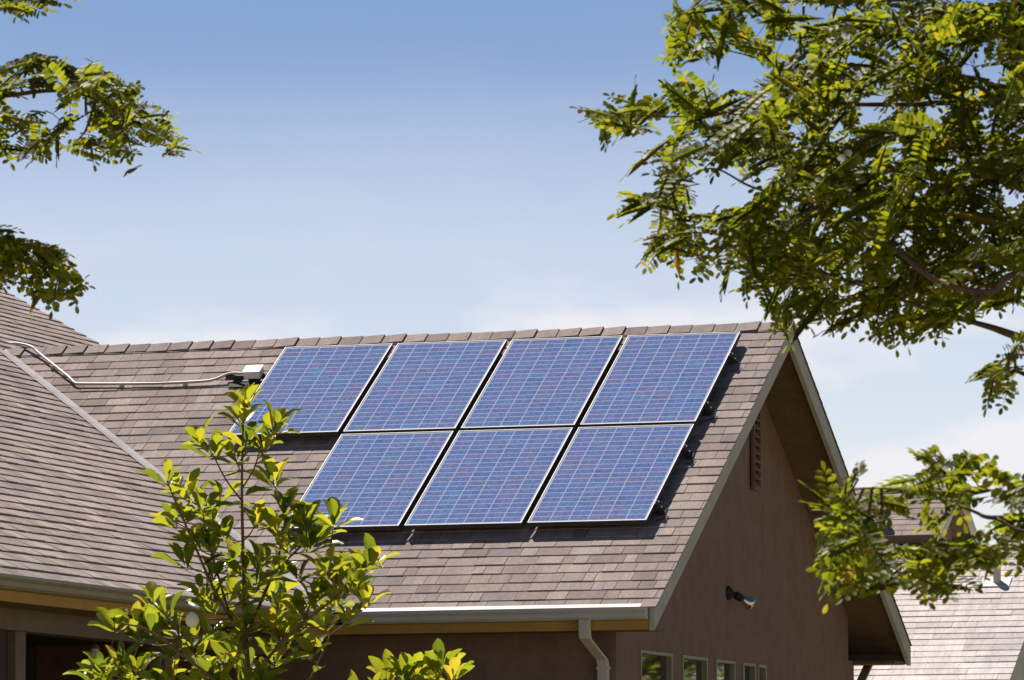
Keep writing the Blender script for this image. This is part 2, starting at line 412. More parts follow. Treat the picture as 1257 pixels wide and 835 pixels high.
# valley flashing
va = np.array(V(XV, 0, 0)); vb = np.array(V(XV + A*T/TW, -A, -A*T))
def on_main(x, y): return np.array(V(x, y, T*y)) + np.array([0, -SI, CO])*.016
def on_wing(x, y): return np.array(V(x, y, -TW*(x-XV))) + np.array([WSI, 0, WCO])*.018
mb = MB(); n = 16
for i in range(n):
    t0, t1 = i/n, (i+1)/n - .0008
    r4 = []
    for tt in (t0, t1):
        p = va + (vb-va)*tt; x, y = p[0], p[1]
        r4.append((on_main(x+.075, y), p + np.array([0, 0, .030]), on_wing(x, y-.10)))
    a0, b0, c0 = r4[0]; a1, b1, c1 = r4[1]; dz = np.array([0, 0, .008])
    mb.add([a0, b0, c0, a1, b1, c1, a0-dz, b0-dz, c0-dz, a1-dz, b1-dz, c1-dz],
           [(0, 1, 4, 3), (1, 2, 5, 4), (0, 3, 9, 6), (2, 8, 11, 5), (6, 9, 10, 7), (7, 10, 11, 8), (0, 6, 7, 1), (1, 7, 8, 2), (3, 4, 10, 9), (4, 5, 11, 10)])
tag(mb.build('valley_flashing', M_flash, wroof), 'pale grey metal flashing in the roof valley')

# --- barge boards on the gable
BD = .185
for sg, nm, mt in ((-1, 'grey barge board on the near slope of the gable', M_grey), (1, 'barge board on the far slope of the gable', M_grey)):
    mb = MB()
    ap = .0
    prof = [(0, -.002), (sg*(A+.012), ZE-.002-.007), (sg*(A+.012), ZE-BD), (0, -BD)]
    mb.prism(prof, lambda a, b, t: V(t, a, b), X0-.042 - (.0 if sg < 0 else .0), X0)
    mb2 = mb
    tag(mb.build('barge_board', mt, house, bevel=.003), nm)
# inner trim lip under the rear barge (warm edge)
# --- fascia, gutters
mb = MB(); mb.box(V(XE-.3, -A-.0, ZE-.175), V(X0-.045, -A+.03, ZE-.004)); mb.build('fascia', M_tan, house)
GP = [(0, -.006), (0, -.092), (.062, -.092), (.085, -.075), (.092, -.045), (.118, -.022), (.118, 0), (.108, 0), (.108, -.018), (.083, -.041), (.076, -.071), (.058, -.083), (.008, -.083), (.008, -.006)]
gz0 = ZE - .006
mb = MB(); mb.prism(GP, lambda a, b, t: V(t, -A-.0015-a, gz0+b), XE+.12, X0-.05)
for xx in (X0-.05, ):
    mb.prism([(0, -.006), (0, -.092), (.062, -.092), (.085, -.075), (.092, -.045), (.118, -.022), (.118, 0)], lambda a, b, t: V(t, -A-.002-a, gz0+b), xx-.006, xx-.001)
gut = tag(mb.build('gutter', M_gut, house), 'grey gutter under the eave of the panelled roof')
mb = MB()                                          # bright sloping lip on top of the gutter
lx0, lx1 = XE+.12, X0-.085
mb.prism([(.121, -.004), (.121, .003), (.06, .030), (.056, .024)], lambda a, b, t: V(t, -A-.0015-a, gz0+b), lx0, lx1)
mb.build('drip_edge', M_white, gut)
# wing fascia and gutter
zE = zz
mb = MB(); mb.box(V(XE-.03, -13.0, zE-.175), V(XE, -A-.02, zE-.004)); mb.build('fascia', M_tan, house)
mb = MB(); mb.prism(GP, lambda a, b, t: V(XE+.0015+a, t, zE-.006+b), -13.0, -A-.13)
tag(mb.build('gutter', M_olive, house), 'olive grey gutter along the eave of the left wing')
# rear fascia + gutter
mb = MB(); mb.box(V(-2.4, A-.03, ZE-.175), V(X0-.045, A, ZE-.004)); mb.build('fascia', M_wood, house)
mb = MB(); mb.prism(GP, lambda a, b, t: V(t, A+.0015+a*.6, gz0+b), -2.4, X0-.03)
tag(mb.build('gutter', M_grey2, house), 'gutter end showing behind the far barge board')
# soffits
mb = MB(); WF, WR = -3.73, 3.822
mb.box(V(XE, -A+.03, ZE-.172), V(X0-.05, WF, ZE-.150)); mb.build('soffit', M_wood, house); mb = MB()
mb.box(V(-2.4, WR-.05, ZE-.18), V(X0-.05, A-.03, ZE-.1505)); mb.build('soffit', M_wood, house); mb = MB()
mb.box(V(XE-.45, -13.0, zE-.172), V(XE-.03, -A, zE-.150))
mb.build('soffit', M_wood, house)
# --- walls
ZG = -Z0
mb = MB(); th = .2
mb.box(V(-6.0, WF, ZG), V(XW, WF+th, ZE-.15))                      # front
mb.box(V(-13, WR-th, ZG), V(XW, WR, ZE-.15))                       # rear
# gable wall with five openings
wins = [(-3.075, -2.165), (-1.875, -1.118), (-.868, -.26), (-.022, .392), (.472, .742)]
WT, WB = -2.875, -4.25
gp = lambda a, b, t: V(t, a, b)
gy = [WF+th]; 
for a, b in wins: gy += [a, b]
gy += [WR-th]
for i in range(0, len(gy), 2):
    mb.box(V(XW-th, gy[i], WB), V(XW, gy[i+1], WT))
mb.box(V(XW-th, WF+th, ZG), V(XW, WR-th, WB)); 
yt = WR-th
def zt(y): return -T*abs(y) - .105
mb.prism([(WF+th, WT), (yt, WT), (yt, zt(yt)), (0, zt(0)), (WF+th, zt(WF+th))], gp, XW-th, XW)
tag(mb.build('wall', M_stucco, house), 'brown stucco walls in the shade of the eaves')
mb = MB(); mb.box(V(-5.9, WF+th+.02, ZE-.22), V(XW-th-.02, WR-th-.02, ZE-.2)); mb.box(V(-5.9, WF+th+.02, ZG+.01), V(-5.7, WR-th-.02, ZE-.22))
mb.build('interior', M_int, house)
for i, (a, b) in enumerate(wins):
    win = MB(); fw = .028
    for (ya, yb, za, zb) in ((a+.002, a+fw, WB, WT-.002), (b-fw*1.25, b-.002, WB, WT-.002), (a+fw, b-fw*1.25, WT-fw, WT-.002), (a+fw, b-fw*1.25, WB, WB+fw)):
        win.box(V(XW-.10, ya, za), V(XW+.008, yb, zb))
    fr = win.build('window', M_olive, house)
    fr['label'] = ['broadest gable window, nearest the front corner', 'second gable window from the front corner', 'middle gable window', 'narrow gable window', 'narrowest gable window, last in the row'][i]
    pn = MB(); pn.box(V(XW-.045, a+fw-.004, WB+fw-.004), V(XW-.039, b-fw*1.25+.004, WT-fw+.004)); pn.build('pane', M_glass, fr)
# gable vent
vy0, vy1, vz0, vz1 = .27, .47, -1.36, -.62
mb = MB(); mb.box(V(XW, vy0, vz0), V(XW+.012, vy1, vz1)); gv = tag(mb.build('gable_vent', M_int, house), 'louvred attic vent high on the gable wall')
mb = MB(); n = 11
for i in range(n):
    z = vz0 + .01 + (vz1-vz0-.02)*i/(n-1); h = .030
    mb.hexa([V(XW+.012, vy0+.012, z-.004+.03), V(XW+.05, vy0+.012, z-.02), V(XW+.05, vy1-.012, z-.02), V(XW+.012, vy1-.012, z-.004+.03),
             V(XW+.012, vy0+.012, z+.006+.03), V(XW+.05, vy0+.012, z-.008), V(XW+.05, vy1-.012, z-.008), V(XW+.012, vy1-.012, z+.006+.03)])
for (a, b, c, d) in ((vy0-.012, vy0+.012, vz0, vz1), (vy1-.012, vy1+.012, vz0, vz1), (vy0-.012, vy1+.012, vz0-.03, vz0), (vy0-.012, vy1+.012, vz1, vz1+.03)):
    mb.box(V(XW+.0125, a, c), V(XW+.045, b, d))
mb.build('louvre', M_stucco, gv)
# downspouts
def rect_tube(mb, pts, wx, wy, U, Vv):
    n = len(pts); vs = []
    U, Vv = np.array(U, float), np.array(Vv, float)
    for i, p in enumerate(pts):
        p = np.array(V(*p)); 
        for a, b in ((-1, -1), (1, -1), (1, 1), (-1, 1)): vs.append(p + U*a*wx/2 + Vv*b*wy/2)
    fs = [(i*4+j, i*4+(j+1) % 4, i*4+4+(j+1) % 4, i*4+4+j) for i in range(n-1) for j in range(4)] + [(3, 2, 1, 0), tuple(range(4*n-4, 4*n))]
    mb.add(vs, fs)
mb = MB(); dx = -.19
path = [(dx, -A-.055, gz0-.085), (dx, -A-.055, gz0-.20), (dx, -A-.040, gz0-.235), (dx+.01, WF-.075, gz0-.385), (dx+.01, WF-.05, gz0-.43), (dx+.01, WF-.05, ZG+.1)]
rect_tube(mb, path, .085, .065, (1, 0, 0), (0, 1, .0))
for k in (3, 4): pass
mb.box(V(dx-.042, WF-.085, gz0-.46), V(dx+.062, WF-.012, gz0-.44))
tag(mb.build('downspout', M_grey2, house, bevel=.006), 'pale metal downspout bending back to the wall corner')
mb = MB(); rect_tube(mb, [(-.05, A+.05, gz0-.05), (-.05, A+.05, gz0-.16), (-.05, WR+.05, gz0-.36), (-.05, WR+.05, ZG+.1)], .08, .06, (1, 0, 0), (0, 1, 0))
tag(mb.build('downspout', M_olive, house, bevel=.006), 'downspout at the far rear corner of the gable')
# porch under the wing eave
mb = MB()
mb.box(V(-2.90, -13.0, -2.93), V(-2.72, WF-.0, -2.78)); mb.build('porch_beam', M_post, house)
mb = MB(); mb.box(V(-2.88, -9.42, ZG), V(-2.74, -9.24, -2.93)); mb.build('porch_post', M_post, house, bevel=.006)
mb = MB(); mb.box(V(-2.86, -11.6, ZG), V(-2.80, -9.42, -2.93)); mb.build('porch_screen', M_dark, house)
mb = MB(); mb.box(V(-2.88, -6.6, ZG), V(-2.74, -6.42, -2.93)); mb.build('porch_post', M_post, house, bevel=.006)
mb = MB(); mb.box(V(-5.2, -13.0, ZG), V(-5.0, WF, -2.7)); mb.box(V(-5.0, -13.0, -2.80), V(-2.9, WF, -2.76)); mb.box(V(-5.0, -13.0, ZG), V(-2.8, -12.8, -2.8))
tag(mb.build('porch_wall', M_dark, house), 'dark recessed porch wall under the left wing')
# wing gable ends (left of the picture)
mb = MB(); mb.prism([(-5.1, ZG), (2*xl-XE+.4, ZG), (2*xl-XE+.4, zE-.1), (xl, WTOP-.11), (-5.1, -TW*(-5.1-XV)-.11)], lambda a, b, t: V(a, t, b), -12.6, -12.4)
tag(mb.build('wall', M_stucco, house), 'brown stucco front end wall of the left wing'); mb = MB()
mb.prism([(XV-.3, -.1), (2*xl-XE+.4, ZG), (2*xl-XE+.4, zE-.1), (xl, WTOP-.11)], lambda a, b, t: V(a, t, b), 4.0, 4.2)
tag(mb.build('wall', M_stucco, house), 'brown stucco rear end wall of the left wing')

# ------------------------------------------------------------------ things fixed to the house
def roofp(x, s, h): return np.array(V(x, -s*CO - h*SI, -s*SI + h*CO))
G1, G2, S1, HT = .0491, .0509, .3315, .105
def panel_proto():
    r = empty('solar_panel', (0, 0, 0))
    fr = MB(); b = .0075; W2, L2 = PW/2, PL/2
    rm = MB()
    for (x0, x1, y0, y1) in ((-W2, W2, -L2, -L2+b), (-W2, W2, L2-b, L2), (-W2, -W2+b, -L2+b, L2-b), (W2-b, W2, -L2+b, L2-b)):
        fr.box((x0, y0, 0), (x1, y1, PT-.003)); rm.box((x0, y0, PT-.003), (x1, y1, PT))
    fo = fr.build('frame', M_frame, r, world=False); rm.build('rim', M_alu, r, world=False)  # one frame in two colours: shade painted into the sides, top rim pale
    gl = MB(); gl.box((-W2+b-.001, -L2+b-.001, PT-.012), (W2-b+.001, L2-b+.001, PT-.004)); gl.build('cell_sheet', M_cells, r, world=False)
    bk = MB(); bk.box((-.06, L2-.25, PT-.030), (.06, L2-.14, PT-.0125)); bk.build('terminal_box', M_blackm, r, world=False)
    return r
proto = panel_proto()
labs = {(0, 0): 'blue solar panel at the upper left end, beside the junction box, empty roof below it',
        (1, 0): 'upper blue solar panel directly above the lower row\'s leftmost panel',
        (2, 0): 'upper blue solar panel between the second and the gable end panel of its row',
        (3, 0): 'upper blue solar panel nearest the gable edge, just under the ridge',
        (1, 1): 'lower blue solar panel with magnolia leaves in front of its bottom corner',
        (2, 1): 'middle blue solar panel of the three in the lower row',
        (3, 1): 'lower blue solar panel nearest the gable edge, casting shadow on the shingles'}
first = True
for (c, r), lb in labs.items():
    x = -(4-c)*PW - (3-c)*G1 + PW/2; s = S1 + r*(PL+G2) + PL/2
    if first: o = proto; first = False
    else:
        o = proto.copy(); col.objects.link(o)
        for ch in list(proto.children):
            k = ch.copy(); col.objects.link(k); k.parent = o
    o.location = roofp(x, s, HT-PT); o.rotation_euler = (ANG, 0, 0)
    tag(o, lb, 'solar panel', 'solar panels on the roof')
rl = ['upper mounting rail of the top panel row, reaching out to the junction box', 'lower mounting rail of the top panel row',
      'upper mounting rail under the lower panel row', 'lowest mounting rail under the lower panel row']
for i, (s, c0) in enumerate(((.43, 0), (1.33, 0), (PL+G2+.40, 1), (PL+G2+1.36, 1))):
    s = S1 + s; xa = -(4-c0)*PW - (3-c0)*G1 - (.42 if i == 0 else .04); xb = .055
    e = empty('mounting_rail', roofp((xa+xb)/2, s, .012)); e.rotation_euler = (ANG, 0, 0)
    L = (xb-xa)/2; m_ = MB(); m_.box((-L, -.018, .016), (L, .018, HT-PT-.0125-.001)); m_.build('rail', M_rail, e, world=False)
    x = -L+.10
    while x < L:
        f = MB(); f.box((x-.03, -.05, .0), (x+.03, .05, .010)); f.box((x-.012, -.030, .010), (x+.012, -.019, HT-PT-.02)); f.build('foot', M_rail, e, world=False); x += 1.02
    k = MB(); k.box((L-.052, -.02, HT-PT-.012), (L-.018, .02, HT-.012+.002)); k.box((L-.045, -.009, HT-.010), (L-.03, .009, HT+.004)); k.build('end_clamp', M_rail, e, world=False)
    ca = MB(); pts = [(L-.01, -.01, .03), (L+.03, -.02, .025), (L+.045, -.06, .015), (L+.03, -.12, .006), (L-.02, -.15, .01)]
    ca.tube(smooth_path(pts, 4), .004, 6); ca.build('cable', M_blackm, e, True, world=False)
    tag(e, rl[i], 'rail', 'mounting rails under the panels')
# junction box and conduit
jb = tag(empty('junction_box', roofp(-4.26, .80, .012)), 'small white junction box on the shingles left of the panels', 'junction box'); jb.rotation_euler = (ANG, 0, 0)
m_ = MB(); m_.box((-.075, -.06, .055), (.075, .06, .115)); m_.build('box', M_box, jb, world=False, bevel=.004)
m_ = MB(); m_.box((-.083, -.068, .1155), (.083, .068, .128)); m_.build('lid', M_box, jb, world=False, bevel=.004)
m_ = MB(); m_.box((-.22, -.115, .004), (.10, -.035, .012)); m_.box((-.05, -.03, .012), (.05, .03, .0545)); m_.build('bracket', M_blackm, jb, world=False)
ce = tag(empty('conduit', roofp(-5.6, .8, .02)), 'pale metal conduit bending over the ridge and along the shingles to the junction box', 'conduit')
def hx(x, y, off): 
    zr = max(-T*abs(y), -TW*(x-XV) if x < XV+.35 else -99)
    return np.array(V(x, y, zr + off))
pts = [hx(-8.2, -.35, .06), hx(-7.5, -.10, .06), hx(-7.0, .05, .085), hx(-6.79, .03, .085), hx(-6.62, -.08, .07), hx(-6.5, -.17, .05), hx(-6.05, -.575, .045), hx(-5.96, -.66, .04), hx(-5.84, -.685, .04),
       hx(-5.2, -.715, .04), hx(-4.75, -.715, .045), hx(-4.62, -.70, .055), hx(-4.5, -.675, .085), roofp(-4.36, .80, .095), roofp(-4.33, .80, .095)]
m_ = MB(); m_.tube(smooth_path(pts, 5), .0125, 10); m_.build('pipe', M_cond, ce, True)
for (x, y) in ((-6.3, -.352), (-5.5, -.70), (-4.9, -.714)):
    m_ = MB(); c = hx(x, y, .0); m_.box(c+np.array([-.012, -.026, .004]), c+np.array([.012, .026, .03])); m_.build('strap', M_cond, ce)
# floodlight on the gable wall
fl = tag(empty('floodlight', V(XW, -.473, -2.31)), 'black outdoor floodlight with silver bulb on the brown gable wall', 'floodlight')
b0 = np.array(V(XW, -.473, -2.31))
m_ = MB(); m_.tube([b0+[.001, 0, 0], b0+[.02, 0, 0], b0+[.045, 0, 0]], [.062, .058, .03], 16); m_.build('mount_plate', M_blackm, fl)
dv = np.array([.62, .55, -.45]); dv /= np.linalg.norm(dv); s0 = b0+np.array([.05, .02, -.005])
m_ = MB(); m_.tube([b0+[.03, 0, 0], s0, s0+dv*.03], [.018, .018, .03], 12); m_.tube([s0+dv*.02, s0+dv*.075], [.034, .034], 14); m_.build('socket', M_blackm, fl)
M_chrome = paint('silver_bulb', (.75, .68, .55), .12, .05, 10, 1)
m_ = MB(); q = s0+dv*.076; m_.tube([q, q+dv*.03, q+dv*.07, q+dv*.095, q+dv*.105], [.028, .034, .054, .06, .055], 18); bl = m_.build('bulb', M_chrome, fl, True)
mL, tL, bL = mat('bulb_lens'); bL.inputs['Base Color'].default_value = (.62, .68, .8, 1); bL.inputs['Roughness'].default_value = .08; bL.inputs['Metallic'].default_value = .9
m_ = MB(); m_.tube([q+dv*.104, q+dv*.112, q+dv*.118], [.055, .045, .015], 18); m_.build('lens', mL, bl, True)
# little lantern in the porch
la = tag(empty('hanging_lantern', V(-3.0, -7.36, -3.05)), 'small grey lantern hanging in the dark porch at lower left', 'lantern')
c = np.array(V(-3.0, -7.36, -3.04)); m_ = MB(); m_.tube([c+[0, 0, .0601], c+[0, 0, .09], c+[0, 0, .10], c+[0, 0, .11], c+[0, 0, .24]], [.045, .03, .01, .004, .004], 8); m_.build('cap', M_post, la); m_ = MB(); m_.tube([c+[0, 0, -.075], c+[0, 0, -.0601]], .04, 8)
m_.build('base', M_post, la)
m_ = MB(); m_.tube([c+[0, 0, -.06], c+[0, 0, .06]], [.03, .036], 8); m_.build('glass', M_gut, la)

# ------------------------------------------------------------------ neighbour's house
DN = 67.0
ap = P(1300, 667, DN); nz_ = ap[2]; nxr = ap[0]; nyr = ap[1]
nb = tag(empty('house', (nxr-5, nyr, 0)), 'pale shingle neighbour house behind the gable at right', 'house')
NA = 4.4
mb = MB()
shingles(mb, (nxr, nyr, nz_), (-1, 0, 0), (0, -CO, -SI), (0, -SI, CO), NA/CO, lambda s: 0, lambda s: 11.0, s0=.02, seed=21, tabw=(.3, .9), th=.009)
shingles(mb, (nxr, nyr, nz_), (-1, 0, 0), (0, CO, -SI), (0, SI, CO), NA/CO, lambda s: 0, lambda s: 11.0, s0=.02, seed=22, tabw=(.6, 1.5), th=.009)
mb.build('roof', MSN, nb)
mb = MB()
for sg in (-1, 1): mb.prism([(0, -.002), (sg*NA, -NA*T-.002), (sg*NA, -NA*T-.12), (0, -.12)], lambda a, b, t: (t, nyr+a, nz_+b), nxr-11, nxr-.05)
mb.build('roof_deck', M_wood, nb)
for sg in (-1, 1):
    mb = MB(); mb.prism([(0, -.002), (sg*NA, -NA*T-.002), (sg*NA, -NA*T-.24), (0, -.24)], lambda a, b, t: (t, nyr+a, nz_+b), nxr-.05, nxr)
    mb.build('barge_board', M_grey2, nb)
mb = MB(); mb.prism([(-NA+.25, -nz_), (NA-.25, -nz_), (NA-.25, -NA*T+.03), (0, -.13), (-NA+.25, -NA*T+.03)], lambda a, b, t: (t, nyr+a, nz_+b), nxr-10.8, nxr-.12)
tag(mb.build('wall', M_grey2, nb), 'pale grey wall of the neighbour house')
# raised roof with a small gable behind
ap2 = P(1150, 587, DN+.4); ux, uz = ap2[0], ap2[2]; NA2 = 1.15; ny2 = nyr + 1.2
mb = MB()
for sg, sd_ in ((-1, 31), (1, 32)):
    shingles(mb, (ux, ny2, uz), (-1, 0, 0), (0, sg*CO, -SI), (0, sg*SI, CO), NA2/CO, lambda s: 0, lambda s: 6.0, s0=.0, seed=sd_, tabw=(.3, .9))
mb.build('roof', MSN2, nb)['label'] = 'raised tan roof section with a small gable'
mb = MB()
for sg in (-1, 1): mb.prism([(0, -.002), (sg*NA2, -NA2*T-.002), (sg*NA2, -NA2*T-.1), (0, -.1)], lambda a, b, t: (t, ny2+a, uz+b), ux-6, ux-.05)
mb.build('roof_deck', M_wood, nb)
for sg in (-1, 1):
    mb = MB(); mb.prism([(0, -.002), (sg*NA2, -NA2*T-.002), (sg*NA2, -NA2*T-.13), (0, -.13)], lambda a, b, t: (t, ny2+a, uz+b), ux-.05, ux); mb.build('barge_board', M_grey2, nb)
mb = MB(); mb.prism([(-NA2+.2, -1.3), (NA2-.2, -1.3), (NA2-.2, -NA2*T+.02), (0, -.105), (-NA2+.2, -NA2*T+.02)], lambda a, b, t: (t, ny2+a, uz+b), ux-5.9, ux-.3)
mb.build('wall', M_stucco, nb)
def onroof(px, py):                             # where a sight line meets the neighbour's front slope
    d = FW + RT*(px-628.5)/FPX - UP*(py-417.5)/FPX; n_ = np.array([0, -SI, CO]); o = np.array([nxr, nyr, nz_])
    return CAM + d*((n_ @ (o-CAM))/(n_ @ d))
for px, py, h, fl_, rr in ((1224, 716, .20, True, .05), (1083, 660, .22, False, .045)):
    c = onroof(px, py); m_ = MB(); m_.tube([c+[0, 0, -.05], c+[0, 0, h]], rr, 12); v_ = m_.build('vent_pipe', M_grey2 if fl_ else M_rail, nb)
    m_ = MB()
    if fl_:
        q0 = c; m_.hexa([q0+np.array([-.19, -.12*CO, -.12*SI+.015]), q0+np.array([.17, -.12*CO, -.12*SI+.015]), q0+np.array([.17, .12*CO, .12*SI+.015]), q0+np.array([-.19, .12*CO, .12*SI+.015]),
                         q0+np.array([-.19, -.12*CO, -.12*SI+.022]), q0+np.array([.17, -.12*CO, -.12*SI+.022]), q0+np.array([.17, .12*CO, .12*SI+.022]), q0+np.array([-.19, .12*CO, .12*SI+.022])])
        m_.build('pipe_flashing', M_white, v_)
    else:
        m_.tube([c+[0, 0, h], c+[0, 0, h+.06], c+[0, 0, h+.09]], [.09, .08, .02], 12); m_.build('pipe_cap', M_rail, v_)

# ------------------------------------------------------------------ foliage
PROTO_L = (np.array([(0, 0, 0), (.38, .40, .05), (.75, .40, .05), (1, 0, -.04), (.75, -.40, .05), (.38, -.40, .05), (.4, 0, -.03), (.75, 0, -.04)]),
           [(0, 6, 1), (6, 7, 2, 1), (7, 3, 2), (0, 5, 6), (6, 5, 4, 7), (7, 4, 3)])
_st = [(0, .02, 0), (.12, .10, -.01), (.32, .32, -.02), (.58, .50, -.01), (.80, .43, -.05), (.94, .20, -.11), (1.0, .0, -.15)]
_v = []; _f = []
for (x, wd, z) in _st[:-1]: _v += [(x, wd, z+.16*wd), (x, 0, z-.03), (x, -wd, z+.16*wd)]
_v.append(_st[-1])
for i in range(len(_st)-2):
    a = i*3; _f += [(a, a+1, a+4, a+3), (a+1, a+2, a+5, a+4)]
a = (len(_st)-2)*3; _f += [(a, a+1, a+3), (a+1, a+2, a+3)]
PROTO_M = (np.array(_v), _f)

class Foliage:
    def __init__(s): s.O = []; s.A = []; s.N = []; s.L = []; s.W = []
    def leaf(s, o, a, n, l, w): s.O.append(o); s.A.append(a); s.N.append(n); s.L.append(l); s.W.append(w)
    def build(s, name, proto, material, parent, smooth=False):
        O, A_, N_ = (np.array(x, float) for x in (s.O, s.A, s.N)); L_ = np.array(s.L)[:, None, None]; W_ = np.array(s.W)[:, None, None]
        A_ /= np.linalg.norm(A_, axis=1, keepdims=True)+1e-9
        B_ = np.cross(N_, A_); B_ /= np.linalg.norm(B_, axis=1, keepdims=True)+1e-9; N_ = np.cross(A_, B_)
        pv, pf = proto
        v = O[:, None, :] + A_[:, None, :]*pv[None, :, 0:1]*L_ + B_[:, None, :]*pv[None, :, 1:2]*W_ + N_[:, None, :]*pv[None, :, 2:3]*L_
        off = wloc(parent); v = v.reshape(-1, 3) - np.array(off)
        n = len(O); k = len(pv)
        sizes = np.array([len(f) for f in pf]); flat = np.concatenate([np.array(f) for f in pf])
        loops = (flat[None, :] + (np.arange(n)*k)[:, None]).ravel()
        tot = np.tile(sizes, n); st = np.concatenate([[0], np.cumsum(tot)[:-1]])
        me = bpy.data.meshes.new(name)
        me.vertices.add(len(v)); me.vertices.foreach_set('co', v.ravel().astype(np.float32))
        me.loops.add(len(loops)); me.loops.foreach_set('vertex_index', loops.astype(np.int32))
        me.polygons.add(len(tot)); me.polygons.foreach_set('loop_start', st.astype(np.int32))
        me.update(calc_edges=True); me.validate()
        if smooth: me.shade_smooth()
        me.materials.append(material)
        o = bpy.data.objects.new(name, me); col.objects.link(o); o.parent = parent
        return o

def inpoly(x, y, poly):
    c = False; n = len(poly); j = n-1
    for i in range(n):
        xi, yi = poly[i]; xj, yj = poly[j]
        if (yi > y) != (yj > y) and x < (xj-xi)*(y-yi)/(yj-yi)+xi: c = not c
        j = i
    return c
def unit(v): return v/(np.linalg.norm(v)+1e-9)
DOWN = np.array([0, 0, -1.0])
def pinnate(fo, base, d, n, L, rd, ok=None, ll=.036):
    """one feathered locust leaf: pairs of small oval leaflets on a drooping midrib"""
    k = max(5, int(round(L/.0205))); d = unit(d); side = unit(np.cross(d, n)); n = np.cross(side, d); droop = rd.uniform(.0, .4)
    end = base + d*L + DOWN*L*droop
    if ok is not None and not (ok(base*.3+end*.7) and ok((base+end)/2)): return None
    fold = rd.uniform(-.12, .30); fwd = rd.uniform(.1, .45); big = rd.uniform(.85, 1.15)
    for i in range(k):
        t = .16 + .78*i/(k-1); p = base + d*L*t + DOWN*L*droop*t*t; dd = unit(d + DOWN*2*droop*t)
        sc = ll*(0.70 + .45*math.sin(math.pi*min(1, t*.85+.12)))*rd.uniform(.82, 1.12)*big
        for sg in (-1, 1):
            if rd.random() < .06: continue
            a = side*sg + dd*(fwd+rd.gauss(0, .08)) - n*fold*rd.uniform(.5, 1.2) + np.array([rd.gauss(0, .08), rd.gauss(0, .08), rd.gauss(0, .08)])
            nn = n + side*sg*fold + np.array([rd.gauss(0, .16), rd.gauss(0, .16), rd.gauss(0, .16)])
            fo.leaf(p, a, nn, sc, sc*rd.uniform(.60, .76))
    fo.leaf(end, unit(d+DOWN*2*droop), n, ll*big, ll*.5)
    fo.leaf(base, end-base, n, np.linalg.norm(end-base), .0022)
    return (base+end)/2, end

def twig_leaves(fo, tw, s, d, L, rd, ok=None, step=.042, leafL=(.12, .21), droop=.2, ll=.036, rad=.0022, cov=None):
    """a slender shoot from s with alternate feathered leaves; returns how many leaves it carries"""
    n = max(3, int(L/step)); cnt = 0; pts = []
    cu = np.array([rd.gauss(0, .25), rd.gauss(0, .25), rd.gauss(0, .2)])
    for i in range(n+1):
        t = i/n; p = s + d*L*t + DOWN*L*droop*t*t + cu*L*t*t; dd = unit(d + DOWN*2*droop*t + 2*cu*t)
        if ok is not None and not ok(p): break
        pts.append(p)
        sg = 1 if i % 2 else -1; side = unit(np.cross(dd, [rd.gauss(0, .3), rd.gauss(0, .3), 1.0]))
        ld = dd*rd.uniform(.3, 1.0) + side*sg*rd.uniform(.5, 1.1) + np.array([rd.gauss(0, .25), rd.gauss(0, .25), rd.uniform(-.5, .6)])
        nn = np.array([rd.gauss(0, .45), rd.gauss(-.45, .5), rd.gauss(.8, .4)])
        for tr in range(3):
            g_ = pinnate(fo, p, ld, nn, rd.uniform(*leafL)*(1.0 if tr == 0 else .72), rd, ok, ll)
            if g_:
                cnt += 1
                if cov is not None:
                    for q in g_: cov(q, 1)
                break
            ld = dd*rd.uniform(.2, 1) + np.array([rd.gauss(0, .7), rd.gauss(0, .7), rd.gauss(0, .7)])
    if len(pts) > 2 and cnt: tw.tube(pts, [rad*(1-.65*i/(len(pts)-1)) for i in range(len(pts))], 5)
    return cnt

def limb_path(pp): return smooth_path([P(*q) for q in pp], 5)
def join(limbs, p, side_dir):
    best = None
    for lm in limbs:
        for i, q in enumerate(lm):
            dd = np.linalg.norm(q-p)
            if best is None or dd < best[0]: best = (dd, q, i, lm)
    return best

